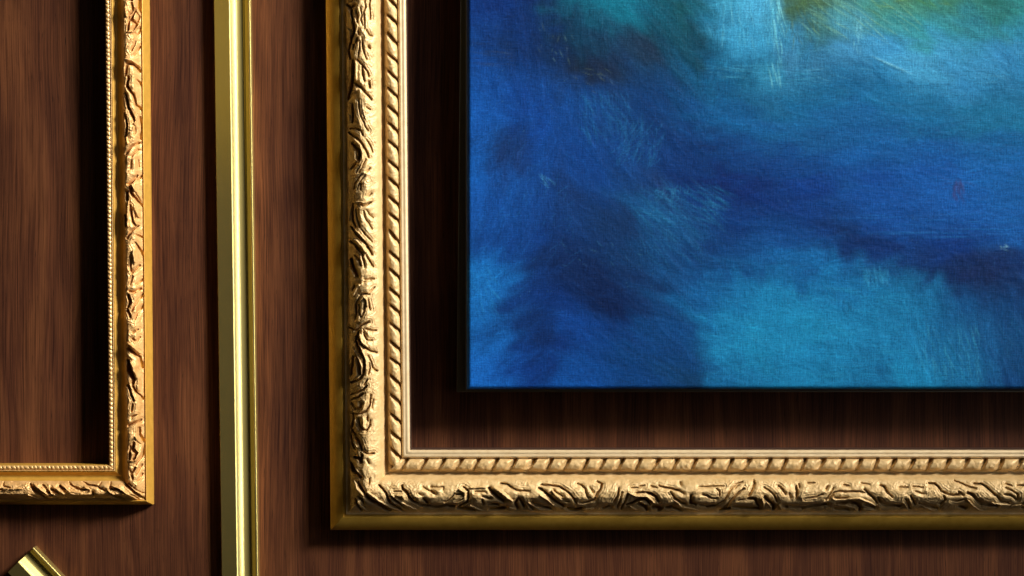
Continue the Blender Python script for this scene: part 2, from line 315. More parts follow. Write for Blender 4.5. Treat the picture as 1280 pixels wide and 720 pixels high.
tile(130, 400, 7.2,
 (g,14,0,[(340,80),(300,110)]),(g,14,0,[(350,150),(330,190),(300,160)]),(g,30,1,[(260,250),(310,290),(350,330),(370,420)]),(r,24,0,[(260,200),(310,240),(360,290)]),(g,40,1,[(260,360),(270,450),(310,520),(300,560)]),
 (r,30,0,[(290,370),(320,450),(350,520),(350,620)]),(g,16,1,[(260,580),(280,640),(310,710)]),(g,18,1,[(290,560),(330,640),(380,700)]),(r,10,0,[(300,640),(330,710)]),(g,8,0,[(395,500),(390,650)]))
tile(130, 500, 7.2,
 (g,14,0,[(330,120),(290,140)]),(g,20,1,[(360,170),(310,190),(260,220)]),(g,28,1,[(350,240),(350,300),(380,360)]),(g,34,1,[(310,370),(300,420),(330,460),(310,510)]),(g,20,0,[(280,400),(270,520)]),
 (r,24,0,[(330,310),(370,380),(370,450),(330,520),(270,530)]),(g,12,0,[(390,400),(380,480),(330,560)]),(g,18,0,[(320,590),(290,640)]),(g,16,0,[(370,570),(330,650)]),(g,20,0,[(280,620),(300,690)]),(g,12,0,[(375,650),(340,710)]),(g,14,0,[(300,30),(290,90)]))
tile(0, 560, 9,
 (g,14,0,[(100,330),(100,390)]),(g,30,0,[(200,350),(260,350)]),(g,28,1,[(400,380),(460,450),(540,520)]),(g,12,0,[(110,400),(180,420)]),(g,12,0,[(0,440),(100,440)]),(g,16,0,[(590,440),(640,510)]),(g,14,0,[(640,430),(720,480)]),
 (g,20,1,[(730,400),(800,440)]),(g,14,0,[(840,380),(920,430),(990,440)]),(g,18,0,[(540,390),(580,420)]),(r,18,0,[(440,370),(520,430),(610,500)]),(r,14,0,[(390,500),(490,570)]),(r,10,0,[(620,430),(650,480),(710,520)]),
 (r,20,0,[(670,410),(790,490)]),(r,18,0,[(750,380),(850,460),(980,480)]),(r,16,0,[(0,410),(70,420)]),(r,12,0,[(120,430),(330,430)]))
tile(90, 560, 9,
 (g,16,0,[(20,360),(60,400),(160,440),(250,440)]),(g,18,1,[(160,350),(240,390),(350,410),(420,450)]),(g,12,0,[(380,350),(360,400)]),(g,20,1,[(480,360),(490,430),(560,440),(620,470)]),(g,34,1,[(480,490),(540,530),(620,560)]),
 (g,34,1,[(650,380),(720,440),(780,500),(820,540)]),(g,8,0,[(690,370),(780,450),(830,490)]),(g,14,0,[(290,460),(290,500)]),(g,20,0,[(830,540),(900,590)]),(r,22,0,[(500,390),(600,430),(680,490),(770,560)]),
 (r,12,0,[(470,450),(540,500)]),(r,10,0,[(460,500),(490,570)]),(r,14,0,[(200,400),(270,450)]),(r,14,0,[(0,450),(80,490),(260,490)]),(r,14,0,[(790,570),(820,590)]))
SMALL = T
SMALL = SMALL + [(k, w, d, p+np.array([-1.5, -530])) for (k, w, d, p) in SMALL if p[:, 1].max() < 585 and p[:, 0].min() > 155] \
              + [(k, w, d, p+np.array([-180, 0])) for (k, w, d, p) in SMALL if p[:, 1].min() > 594 and p[:, 0].max() < 179]

def seg_dist(px, py, a, b):
    ax, ay = a; bx, by = b
    dx, dy = bx-ax, by-ay; L = dx*dx+dy*dy+1e-9
    t = np.clip(((px-ax)*dx+(py-ay)*dy)/L, 0, 1)
    return np.hypot(px-ax-t*dx, py-ay-t*dy), t

def relief(X, Y, strokes, amp=1.0):
    shp = X.shape; x = X.ravel(); y = Y.ravel()
    # slightly wavering hand-cut edges
    wx = x+1.3*(fbm(x*0.22, y*0.22, 2, 5)-0.5); wy = y+1.3*(fbm(x*0.22, y*0.22, 2, 9)-0.5)
    G = np.zeros_like(x); R = np.zeros_like(x); D = np.full(len(x), 9.0)
    for (k, w, deep, p) in strokes:
        hw = w*0.55+0.55
        hx = max(hw, 7.0)
        m = np.where((x > p[:, 0].min()-hx-2) & (x < p[:, 0].max()+hx+2) & (y > p[:, 1].min()-hx-2) & (y < p[:, 1].max()+hx+2))[0]
        if len(m) == 0: continue
        best = np.full(len(m), 1e9); tt = np.zeros(len(m)); n = len(p)-1
        for i in range(n):
            d, t = seg_dist(wx[m], wy[m], p[i], p[i+1])
            u = d < best; best[u] = d[u]; tt[u] = (i+t[u])/n
        taper = 0.55+0.45*np.sin(np.pi*np.clip(tt, 0.02, 0.98))**0.6
        e = np.clip(1-best/(hw*taper), 0, 1)
        e = e*e*(3-2*e)
        if k == 'g':
            dep = min(8.5, 2.2+1.4*w)*(1.3 if deep else 1.0)
            G[m] = np.maximum(G[m], dep*e)
            D[m] = np.minimum(D[m], np.clip(best-hw*0.5, 0, 9))
        else:
            R[m] = np.maximum(R[m], (2.0+0.75*w)*e**0.8)
    # fine tooling: thin veins that follow a wandering direction, and gesso grain
    a = 6.0*fbm(x*0.035, y*0.035, 2, 21)
    ph = (np.cos(a)*x+np.sin(a)*y)*0.9+3*fbm(x*0.1, y*0.1, 2, 33)
    veins = (0.5+0.5*np.sin(ph))**2*0.9*np.clip(fbm(x*0.06, y*0.06, 2, 44)*3-1.1, 0, 1)
    grain = (fbm(x*0.42, y*0.42, 3, 50)-0.5)*1.3
    rib = 0.6*np.cos(2*np.pi*(D-1.2)/2.9)*np.exp(-D/7.0)*np.clip(D/1.2, 0, 1)*np.clip(fbm(x*0.045, y*0.045, 2, 91)*4-1.3, 0, 1)
    pil = rib+3.0*(1-np.exp(-D/1.8))-2.2+2.6*(fbm(x*0.085, y*0.085, 2, 71)-0.5)
    return ((R-G-veins+grain+pil)*amp).reshape(shp)

# ------------------------------------------------------------------ frames
def lerp_profile(pts):
    pu = np.array([p[0] for p in pts]); pz = np.array([p[1] for p in pts])
    return lambda u: np.interp(u, pu, pz)
def smooth_profile(pts, k=1.2):
    f = lerp_profile(pts)
    return lambda u: sum(f(u+o*k)*w for o, w in ((-1, .15), (-.5, .2), (0, .3), (.5, .2), (1, .15)))

class Frame:
    def __init__(s, xo, slope, yb, side, far_y, far_x):
        s.xo, s.slope, s.yb, s.side, s.far_y, s.far_x = xo, slope, yb, side, far_y, far_x   # side=+1: inward is +x
    def outer(s, y): return s.xo+s.slope*y
    def side_pts(s, U, step):
        n = int((s.yb-s.far_y)/step)+1
        t = np.linspace(0, 1, n)[:, None]; U = U[None, :]
        y = s.far_y+t*(s.yb-U-s.far_y)
        x = s.outer(y)+s.side*U
        return x, y, np.broadcast_to(U, x.shape)
    def bottom_pts(s, U, step):
        x0 = s.outer(s.yb)
        n = int(abs(s.far_x-x0)/step)+1
        t = np.linspace(0, 1, n)[:, None]; U = U[None, :]
        xs = s.outer(s.yb-U)+s.side*U
        x = xs+t*(s.far_x-xs)
        y = s.yb-U+0*x
        return x, y, np.broadcast_to(U, x.shape)

def strip(name, X, Y, Z, mat, parent, flip):
    v = np.stack([X.ravel(), Y.ravel(), Z.ravel()], 1)
    return link_mesh(name, v, grid_faces(X.shape[0], X.shape[1], flip), mat, parent)

def sweep(name, fr, which, prof, mat, parent, flip):
    """closed moulding body: profile points (u,z) round the whole section, with end caps left to the mitre"""
    U = np.array([p[0] for p in prof], float); Zp = np.array([p[1] for p in prof], float)
    X, Y, _ = (fr.side_pts if which == 'side' else fr.bottom_pts)(U, 8.0)
    Z = np.broadcast_to(Zp[None, :], X.shape)
    o = strip(name, X, Y, Z, mat, parent, flip)
    return o

def bevel_sharp(o, ang=35):
    me = o.data
    try:
        me.set_sharp_from_angle(angle=math.radians(ang))
    except Exception: pass

# ---- large frame (corner at lower left)
big = Frame(409.0, 6.0/660.0, 660.0, +1, -200.0, 1480.0)
UP = 20.0
B_CREST = smooth_profile([(p_, z_+UP) for p_, z_ in [(17,14),(20,10.5),(23,11),(26,14),(31,21),(36,28),(43,33.5),(50,34),(58,29.5),(64,24),(67,17),(69,11),(71,9),(73,9)]], 1.0)
def big_band_z(X, Y, U):
    m = np.clip((U-23.5)/4, 0, 1)*np.clip((65.5-U)/5, 0, 1)
    return B_CREST(U)+relief(X, Y, BIG, 1.0)*m
def rope_z(X, Y, U, along, sgn, slant, down, u0=81.5, rad=8.2, base=11.0+UP):
    v = (U-u0)/rad
    h = np.sqrt(np.clip(1-v*v, 0, 1))*9.0
    wob = 2.2*(fbm(along*0.035, along*0+3.3, 2, 3)-0.5)*4
    raw = (along+sgn*v*rad*slant+wob)/22.3
    ph = raw % 1.0
    cell = 0.8+0.5*fbm(np.floor(raw)*3.7, along*0, 1, 12)
    q1 = ph*22.3 if down else (1-ph)*22.3          # distance past the steep side of each twist
    q2 = 22.3-q1
    gr = np.exp(-(q1/4.6)**2.2)+np.clip(1-q2/1.1, 0, 1)
    gr = np.clip(gr, 0, 1)*cell*(0.30+0.70*np.clip(v*1.1+0.75, 0, 1))
    bulge = 1.0*np.sin(np.pi*ph)
    chip = (fbm(X*0.3, Y*0.3, 3, 77)-0.5)*1.6
    edge = np.clip((1-np.abs(v))*4, 0, 1)
    return base+(h-gr*12.0+bulge+chip)*edge

frame1 = empty('picture_frame', 415, 660)
tag(frame1, 'large pale gold picture frame with rope beading and carved scrolls, around the blue painting', 'picture frame')
for which in ('side', 'bottom'):
    flip = (which == 'side')
    pts = (big.side_pts if which == 'side' else big.bottom_pts)
    # body: outer wall, sloped olive band, groove, hidden seat of the carving, inner lip support
    prof = [(0,0),(0,4+UP),(0.6,5.2+UP),(8.0,9.3+UP),(8.6,9.8+UP),(15.5,13.2+UP),(16.6,13.4+UP),(18.2,9.6+UP),(21,9.4+UP),(26,8+UP),(66,7+UP),(90,7+UP),(96,8+UP),(98,0)]
    rail = sweep('side_rail' if which == 'side' else 'bottom_rail', big, which, prof, M_OUTER, frame1, flip)
    bevel_sharp(rail)
    U = np.arange(20.0, 73.6, 0.5)
    X, Y, UU = pts(U, 0.6)
    Z = big_band_z(X, Y, UU)
    strip('carved_band', X, Y, Z, M_CARVE, rail, flip)
    U = np.arange(72.6, 90.6, 0.55)
    X, Y, UU = pts(U, 0.75)
    along = Y if which == 'side' else X
    Z = rope_z(X, Y, UU, along+(18.0 if which == 'side' else 4.0), -1, 0.95 if which == 'side' else 0.62, which == 'side')
    strip('rope_beading', X, Y, Z, M_CARVE, rail, flip)
    U = np.array([89.6, 90.0, 90.8, 93.5, 94.6, 95.6, 98.2, 99.4, 99.8, 99.8])
    X, Y, UU = pts(U, 6.0)
    zz = np.array([9, 13.5, 15.2, 16.0, 14.2, 15.2, 14.6, 13.4, 12.0, 11.0])+UP
    strip('inner_lip', X, Y, np.broadcast_to(zz[None, :], X.shape), M_LIP, rail, flip)
    X, Y, UU = pts(np.array([99.5, 99.9, 100.6, 100.6]), 6.0)
    strip('rebate_wall', X, Y, np.broadcast_to(np.array([11.5+UP, 11.0+UP, 10.0+UP, 0.0])[None, :], X.shape), M_REBATE, rail, flip)

# ---- small frame (corner at lower right)
sm = Frame(187.3, 5.4/630.0, 630.0, -1, -200.0, -190.0)
S_CREST = smooth_profile([(4,22),(7,22.5),(10,25.5),(12.5,31),(15.5,37.5),(20,38.5),(24,38.5),(27,36),(29,33),(32,28.5),(36,25)], 0.8)
def small_band_z(X, Y, U):
    m = np.clip((U-7.0)/3, 0, 1)*np.clip((31-U)/4, 0, 1)
    return S_CREST(U)+relief(X, Y, SMALL, 1.0)*m
frame2 = empty('picture_frame', 192, 630)
tag(frame2, 'narrower dark gold picture frame with fine beaded inner edge, empty, left of the brass bar', 'picture frame')
for which in ('side', 'bottom'):
    flip = (which == 'bottom')
    pts = (sm.side_pts if which == 'side' else sm.bottom_pts)
    prof = [(0,0),(0,7.0),(0.5,9.0),(5.2,24.4),(6.0,24.8),(6.8,23),(8,22),(30,22),(36,22),(44,25),(48,26),(50.5,0)]
    rail = sweep('side_rail' if which == 'side' else 'bottom_rail', sm, which, prof, M_SPLAIN, frame2, flip)
    bevel_sharp(rail)
    U = np.arange(6.2, 31.5, 0.42)
    X, Y, UU = pts(U, 0.55)
    strip('carved_band', X, Y, small_band_z(X, Y, UU), M_SCARVE, rail, flip)
    # plain hollow between carving and beading
    U = np.array([30.5, 31.2, 32, 33.5, 35, 36.5, 38, 39.5, 41, 42.2, 43, 43.4])
    zz = np.array([29, 29.6, 28.4, 26.4, 25.2, 24.9, 25.4, 26.6, 28.2, 29.8, 30.4, 27])
    X, Y, UU = pts(U, 6.0)
    strip('cove', X, Y, np.broadcast_to(zz[None, :], X.shape), M_SPLAIN, rail, flip)
    U = np.arange(43.2, 50.6, 0.3)
    X, Y, UU = pts(U, 0.5)
    al = Y if which == 'side' else X
    v = (UU-48.0)/2.6
    bead = np.sqrt(np.clip(1-v*v, 0, 1))*2.3*(0.62+0.38*np.abs(np.sin(np.pi*(al+2.5*fbm(al*0.1, al*0, 2, 4))/5.4+v*0.7)))
    line = np.exp(-((UU-44.1)/0.55)**2)*2.0
    Z = 29.5+bead+line+(fbm(X*0.6, Y*0.6, 2, 8)-0.5)*0.5
    strip('beading', X, Y, Z, M_SBEAD, rail, flip)
    U = np.array([50.2, 50.9, 51.1, 51.1]); zz = np.array([29.6, 29.2, 28.5, 0])
    X, Y, UU = pts(U, 6.0)
    strip('inner_lip', X, Y, np.broadcast_to(zz[None, :], X.shape), M_SPLAIN, rail, flip)

# ------------------------------------------------------------------ brass mouldings
BAR = [(0,0),(0,9),(0.5,11.5),(1.3,12.6),(19.0,17.6),(20.0,17.9),(20.8,17.5),(21.8,16.8),(24,15.3),(26.5,13.7),(29,12.2),(31.5,10.9),(34,10.0),(36,9.8),(38,10.3),(40,11.8),(42,13.9),(43.6,15.9),(44.4,16.4),(45.2,16.3),(46.2,15.6),(46.8,14.4),(47,12.5),(47,0)]
def bar(name, ax, ay, bx, by, parent):
    """extrude the section from a to b; u=0 is the left side of the line a->b seen going down the plan"""
    n = 2; P = np.array(BAR, float)
    k = len(P)
    d = np.array([bx-ax, by-ay], float); L = np.hypot(*d); d /= L
    nrm = np.array([-d[1], d[0]])*-1.0          # to the right of the plan when going down
    ts = [0, 0.4, L-0.4, L]; ins = [0.35, 0, 0, 0.35]
    V = []; F = []
    for t, i in zip(ts, ins):
        for (u, z) in P:
            uu = min(max(u, i), 47-i); zz = max(z-i, 0) if z > 0 else 0
            V.append((ax+d[0]*t+nrm[0]*uu, ay+d[1]*t+nrm[1]*uu, zz))
    for a in range(3):
        for j in range(k-1):
            q0 = a*k+j
            F.append((q0, q0+k, q0+k+1, q0+1))
    me = bpy.data.meshes.new(name)
    off = np.zeros(3); p = parent
    while p is not None: off += np.array(p.location); p = p.parent
    vs = [tuple(np.array(W(*v))-off) for v in V]
    F2 = [tuple(f) for f in F]+[tuple(range(k)), tuple(reversed(range(3*k, 4*k)))]
    me.from_pydata(vs, [], F2); me.update()
    me.polygons.foreach_set('use_smooth', [True]*len(me.polygons))
    me.materials.append(M_BRASS)
    o = bpy.data.objects.new(name, me); C.objects.link(o)
    if parent is not None: o.parent = parent
    import bmesh
    bm = bmesh.new(); bm.from_mesh(me); bmesh.ops.recalc_face_normals(bm, faces=bm.faces); bm.to_mesh(me); bm.free()
    bevel_sharp(o, 28)
    return o
b1 = bar('brass_strip', 265.2, -200, 283.0, 1080, None)
tag(b1, 'long polished brass moulding strip lying upright between the two gold frames', 'moulding strip', 'brass moulding strips')
# short offcut: thin right rim starts near (45,682), runs down and to the right
dx, dy = 0.690, 0.724
ax, ay = 45.5-47*dy, 682.0+47*dx
b2 = bar('brass_strip', ax, ay, ax+dx*330, ay+dy*330, None)
tag(b2, 'cut end of a brass moulding strip lying slanted, below the narrower frame', 'moulding strip', 'brass moulding strips')

# ------------------------------------------------------------------ painting
CP = """590 10 20 68 148;590 70 15 75 155;600 110 15 80 160;600 150 15 92 180;590 230 15 98 188;630 15 10 50 118;655 55 12 50 113;640 100 15 70 142;618 72 20 52 105;
665 20 14 50 110;685 30 28 48 82;700 70 25 45 80;730 50 20 66 100;720 95 36 42 66;745 105 38 42 68;760 80 34 52 88;785 70 42 54 84;712 12 15 100 128;760 8 8 116 146;800 14 12 106 140;842 18 28 78 86;822 45 20 75 95;850 62 22 68 92;
876 20 34 110 150;905 8 78 150 190;892 45 56 128 172;915 60 72 146 190;862 85 15 84 120;900 95 18 96 140;880 118 12 84 132;905 125 10 88 140;860 150 10 70 130;820 110 20 64 112;800 140 15 64 124;740 130 15 70 136;700 150 15 76 152;
675 170 14 74 158;650 150 12 66 145;645 182 14 58 118;636 200 46 44 84;610 195 14 78 150;700 205 15 76 156;740 200 14 70 145;830 205 15 64 130;870 200 10 54 118;905 225 10 44 108;832 228 38 58 112;700 240 30 60 118;620 225 15 88 172;600 262 20 80 160;
590 285 22 80 156;640 270 20 82 162;620 300 18 74 150;662 290 16 64 138;600 345 20 116 196;622 368 20 120 200;590 400 20 112 196;592 450 20 106 196;600 476 20 112 208;642 340 15 80 160;660 355 20 60 128;700 330 26 50 104;740 350 22 44 94;
762 372 18 40 92;700 372 15 54 122;645 395 22 60 126;672 420 22 50 108;650 450 15 64 142;690 445 18 58 130;702 405 12 70 150;742 440 12 76 152;722 472 12 88 174;762 415 12 64 134;792 360 26 54 108;762 285 28 58 108;740 258 20 60 120;
820 262 26 88 146;845 300 30 88 144;870 325 20 66 126;800 320 25 70 124;885 270 14 60 130;905 300 14 60 124;872 375 20 100 164;840 400 20 84 148;845 440 20 74 138;800 462 15 70 134;905 400 26 132 188;905 440 30 128 184;862 468 22 68 116;890 478 25 110 170;
930 20 88 156 202;950 60 72 146 190;988 18 84 100 82;1002 42 72 108 116;992 70 56 108 148;1012 8 98 108 70;1032 30 92 140 158;1060 32 90 142 166;1090 8 86 138 130;1122 -2 96 126 106;1110 30 78 140 150;1152 2 78 126 108;1182 -4 80 124 108;
1222 14 50 110 108;1262 14 60 126 130;1150 42 62 136 150;1200 42 62 132 156;1262 46 56 132 166;930 76 62 136 186;992 92 76 120 164;1050 72 84 142 192;1100 70 72 142 196;1132 90 92 156 202;1182 82 76 142 192;1242 80 70 136 190;1182 110 58 128 182;
1270 112 44 114 164;930 112 16 94 134;962 104 56 128 168;1000 118 28 104 148;1050 122 20 98 148;1100 122 24 104 154;1150 128 32 110 158;930 150 10 88 144;1000 150 15 98 150;1060 152 15 94 154;1150 152 20 104 154;1222 150 25 110 154;1270 150 30 110 154;
930 190 12 74 140;1000 200 12 74 140;1080 182 15 90 154;1150 190 15 90 154;1240 182 20 100 160;935 238 9 46 114;1000 236 12 62 138;1080 222 15 80 160;1160 220 18 85 165;1240 222 20 96 170;950 262 12 50 114;1000 268 12 58 128;1100 262 18 84 164;
1200 262 24 94 174;1250 284 26 100 180;1100 288 15 68 142;1180 298 15 60 134;960 300 15 74 144;1030 288 20 58 122;1062 300 20 44 94;1100 312 18 54 122;1130 326 22 50 110;1180 330 28 50 104;1225 336 40 44 92;1272 322 25 60 124;1180 350 25 54 108;1250 356 30 54 108;
940 330 20 86 150;1000 332 20 100 164;1040 334 22 116 176;1100 352 30 130 186;1060 380 30 132 188;960 370 26 132 190;1000 400 32 146 198;940 430 30 140 192;1000 460 30 136 192;1050 410 34 140 196;1130 390 30 126 180;1150 420 34 126 184;
1080 440 34 130 186;1130 466 30 146 202;1090 470 25 108 162;1182 380 25 90 150;1222 380 22 80 140;1262 390 22 76 135;1180 430 36 118 174;1204 452 38 122 178;1222 430 32 94 152;1252 440 32 88 145;1272 470 28 78 138;1232 476 28 80 144"""
CPA = np.array([[float(t) for t in q_.split()] for q_ in CP.replace('\n', '').split(';')])
def s2l(c): c = c/255.0; return np.where(c <= 0.04045, c/12.92, ((c+0.055)/1.055)**2.4)

xs = np.concatenate([np.arange(584.5, 1300, 1.15), np.linspace(1304, 1500, 50)])
ys = np.concatenate([np.linspace(-260, -24, 50), np.arange(-20, 484.4, 1.15)])
GX, GY = np.meshgrid(xs, ys)
gx, gy = GX.ravel(), GY.ravel()
# brushy displacement of the colour fields
wx = gx+60*(fbm(gx*0.012, gy*0.022, 4, 1)-0.5)+22*(fbm(gx*0.10, gy*0.10, 3, 2)-0.5)
wy = gy+44*(fbm(gx*0.010, gy*0.024, 4, 3)-0.5)+18*(fbm(gx*0.05, gy*0.16, 3, 4)-0.5)
lin = s2l(CPA[:, 2:5])
colr = np.zeros((len(gx), 3)); wsum = np.zeros(len(gx))
for i in range(len(CPA)):
    d2 = ((wx-CPA[i, 0])**2+(wy-CPA[i, 1])**2+60.0)
    w = d2**-1.9*1e7
    colr += w[:, None]*lin[i]; wsum += w
colr /= wsum[:, None]
H = np.zeros(len(gx))
def ang_field(x, y):
    """brush direction, radians (plan axes, y down)"""
    a = np.where(x > 900, 0.05, 0.9)
    if x > 1040 and y < 110: return 0.45
    if x > 880 and y < 110: return 0.1+random.choice([0, 1.5])
    if x < 760 and y < 160: return random.choice([0.1, 1.4])
    if x < 700: return 2.3+0.5*math.sin(y*0.02)
    if x < 870 and y < 330: return 0.75
    if x < 870: return 0.5
    if y > 380 and x > 1120: return 1.35
    if y > 340: return random.choice([0.1, 1.45, 0.2])
    return 0.03
nx = len(xs)
def near(x0, x1, y0, y1):
    i0, i1 = np.searchsorted(xs, [x0, x1]); j0, j1 = np.searchsorted(ys, [y0, y1])
    if i1 <= i0 or j1 <= j0: return None
    return (np.arange(j0, j1)[:, None]*nx+np.arange(i0, i1)[None, :]).ravel()
def stroke(x, y, a, L, w, mult=None, colour=None, alpha=0.6, curve=0.0, h=0.3):
    m = near(x-L*0.6-3, x+L*0.6+3, y-L*0.6-3, y+L*0.6+3)
    if m is None or len(m) == 0: return
    dx_, dy_ = gx[m]-x, gy[m]-y
    u = dx_*math.cos(a)+dy_*math.sin(a); v = -dx_*math.sin(a)+dy_*math.cos(a)
    v = v-curve*u*u/L
    e = np.clip(1-np.abs(u)/(L/2), 0, 1)**0.5*np.clip(1.0-np.abs(v)/w, 0, 1)
    e = e*(0.35+0.9*vnoise(u*0.25+x, v*1.4+y))
    e = np.clip(e, 0, 1)*alpha*(0.72 if colour is not None else 1.0)
    if mult is not None: colr[m] *= (1+e[:, None]*(np.asarray(mult)-1))
    else: colr[m] = colr[m]*(1-e[:, None])+e[:, None]*s2l(np.array(colour, float))
    H[m] += e*h
R = random.Random(5)
def smear(x, y, a, L, w, alpha, curve):
    m = near(x-L*0.6-3, x+L*0.6+3, y-L*0.6-3, y+L*0.6+3)
    if m is None or len(m) == 0: return
    c0 = colr[min(np.searchsorted(ys, y), len(ys)-1)*nx+min(np.searchsorted(xs, x), nx-1)].copy()
    dx_, dy_ = gx[m]-x, gy[m]-y
    u = dx_*math.cos(a)+dy_*math.sin(a); v = -dx_*math.sin(a)+dy_*math.cos(a)-curve*u*u/L
    e = np.clip((1-np.abs(u)/(L/2))*2.5, 0, 1)*np.clip((1.0-np.abs(v)/w)*2, 0, 1)
    e = np.clip(e*(0.15+1.25*vnoise(u*0.06+x, v*1.1+y)), 0, 1)*alpha
    colr[m] = colr[m]*(1-e[:, None])+e[:, None]*c0*R.uniform(0.88, 1.14)
    H[m] += e*0.5*vnoise(u*0.05+x, v*1.3+y)
for i in range(2600):
    x = R.uniform(584, 1300); y = R.uniform(-20, 484)
    smear(x, y, float(ang_field(x, y))+R.gauss(0, 0.3), R.uniform(24, 100), R.uniform(2.5, 9), 0.62, R.uniform(-0.25, 0.25))
_g = colr.reshape(len(ys), nx, 3)
for _ in range(3):
    _p = np.pad(_g, ((2, 2), (2, 2), (0, 0)), 'edge')
    _g = (_p[4:, 2:-2]+_p[:-4, 2:-2]+_p[2:-2, 4:]+_p[2:-2, :-4]+2*_p[2:-2, 2:-2])/6
colr = _g.reshape(-1, 3).copy()
for i in range(5200):           # overall brushing, broad to thin
    x = R.uniform(584, 1300); y = R.uniform(-20, 484)
    a = float(ang_field(x, y))+R.gauss(0, 0.28)
    big_ = i < 900
    L = R.uniform(30, 90) if big_ else R.uniform(8, 38)
    w = R.uniform(3, 8) if big_ else R.uniform(0.9, 2.2)
    k = R.choice([0.72, 0.82, 1.2, 1.35])
    if not big_ and R.random() < 0.12: k = 1.7
    stroke(x, y, a, L, w, mult=(k, k**0.85, k**0.7), alpha=0.42 if big_ else 0.50, curve=R.uniform(-0.25, 0.25), h=0.5)
def patch(n, x0, y0, x1, y1, a, da, L, w, cols, alpha, curve=0.0, h=0.8):
    for _ in range(n):
        stroke(R.uniform(x0, x1), R.uniform(y0, y1), a+R.uniform(-da, da), R.uniform(L*0.5, L*1.4), R.uniform(w*0.6, w*1.3), colour=R.choice(cols), alpha=alpha, curve=curve+R.uniform(-.1, .1), h=h)
LB = [(120, 180, 215), (90, 160, 205), (150, 200, 225)]
patch(60, 880, 0, 975, 60, 1.45, 0.3, 30, 1.2, LB, 0.5)
patch(34, 955, 0, 972, 105, 1.42, 0.12, 26, 1.4, [(170, 210, 225), (130, 190, 215)], 0.7)
patch(60, 975, -5, 1015, 60, 1.3, 0.5, 16, 1.3, [(60, 75, 60), (130, 125, 75), (90, 90, 70)], 0.6)
patch(90, 1000, 0, 1135, 55, 0.62, 0.15, 30, 1.0, [(175, 190, 165), (130, 175, 190), (190, 195, 140), (60, 110, 140)], 0.62)
patch(30, 1095, -10, 1180, 16, 0.3, 0.5, 22, 2.0, [(135, 150, 75), (105, 138, 85), (150, 155, 85), (60, 110, 105)], 0.5)
patch(50, 1010, 55, 1270, 110, 0.15, 0.3, 40, 1.2, [(130, 180, 220), (95, 155, 205), (70, 125, 180)], 0.45)
stroke(1104, 87, 0.42, 58, 2.0, colour=(165, 195, 215), alpha=0.95, h=2.5); stroke(1103, 90, 0.42, 60, 1.6, colour=(40, 90, 130), alpha=0.7, h=-1)
patch(16, 1058, 28, 1068, 72, 1.45, 0.2, 14, 1.2, [(160, 200, 225)], 0.6)
patch(50, 880, 88, 1010, 112, 0.05, 0.15, 30, 1.0, [(110, 170, 205), (80, 150, 190)], 0.45)
patch(90, 725, 125, 785, 175, 1.1, 0.45, 24, 1.5, [(40, 105, 165), (55, 125, 180)], 0.36, 0.2)
patch(90, 765, 158, 825, 208, 2.0, 0.6, 22, 1.5, [(60, 130, 185), (40, 108, 168)], 0.36, 0.3)
patch(150, 795, 238, 900, 282, 0.55, 0.35, 34, 1.6, [(55, 130, 180), (35, 108, 165)], 0.38)
patch(110, 795, 268, 870, 330, 0.85, 0.3, 28, 1.2, [(55, 118, 165), (28, 88, 145)], 0.38)
patch(30, 815, 238, 855, 254, 1.9, 0.7, 12, 1.2, [(75, 145, 190)], 0.36)
patch(14, 672, 40, 715, 95, 1.3, 0.6, 9, 1.0, [(130, 140, 150), (110, 110, 110)], 0.6)
patch(10, 712, 92, 765, 125, 0.45, 0.3, 12, 0.8, [(140, 130, 115)], 0.5)
patch(30, 590, 60, 640, 90, 0.05, 0.1, 26, 1.0, [(55, 50, 80), (80, 80, 110)], 0.4)
patch(10, 675, 220, 695, 240, 0.9, 0.2, 12, 0.9, [(110, 170, 215)], 0.6)
patch(16, 680, 305, 800, 340, 0.6, 0.4, 7, 0.8, [(100, 140, 175)], 0.5)
patch(110, 1070, 338, 1100, 356, 1.35, 0.2, 14, 1.0, [(50, 135, 190), (70, 150, 195)], 0.5)
patch(130, 1135, 410, 1215, 470, 1.30, 0.22, 24, 1.0, [(75, 160, 205), (30, 100, 160), (100, 175, 210)], 0.5, 0.1)
patch(60, 1215, 400, 1280, 465, 1.40, 0.2, 20, 1.0, [(60, 125, 170), (30, 75, 125)], 0.45)
patch(120, 890, 360, 1120, 475, 0.15, 0.5, 40, 2.0, [(40, 150, 205), (22, 115, 170), (60, 160, 205)], 0.38)
patch(16, 1180, 228, 1192, 250, 1.5, 0.3, 14, 2.6, [(120, 45, 75), (100, 50, 90)], 0.45)
patch(10, 1165, 225, 1200, 240, 0.1, 0.3, 20, 1.5, [(80, 60, 110)], 0.35)
patch(44, 1060, 268, 1290, 298, 0.0, 0.05, 70, 0.9, [(50, 125, 195), (35, 100, 175)], 0.5)
patch(40, 1170, 315, 1280, 372, 1.45, 0.15, 16, 1.0, [(55, 55, 90), (60, 95, 145), (25, 40, 90)], 0.45)
patch(8, 1238, 308, 1246, 316, 0.4, 0.5, 6, 1.3, [(170, 190, 220)], 0.8)
patch(16, 1266, 300, 1292, 334, 1.2, 0.8, 7, 1.2, [(150, 175, 210)], 0.7)
patch(20, 1045, 376, 1058, 390, 1.3, 0.4, 9, 2.0, [(20, 80, 120)], 0.5)
stroke(835, 457, 0.55, 60, 3.0, colour=(14, 50, 92), alpha=0.75)
patch(26, 588, 176, 660, 205, -0.45, 0.12, 44, 1.6, [(14, 55, 115), (30, 60, 115)], 0.45)
patch(140, 600, 180, 720, 330, 2.2, 0.8, 16, 0.9, [(35, 100, 175), (16, 55, 115), (60, 120, 180)], 0.4)
patch(50, 590, 340, 625, 400, 1.1, 0.4, 18, 1.2, [(60, 145, 210)], 0.35)
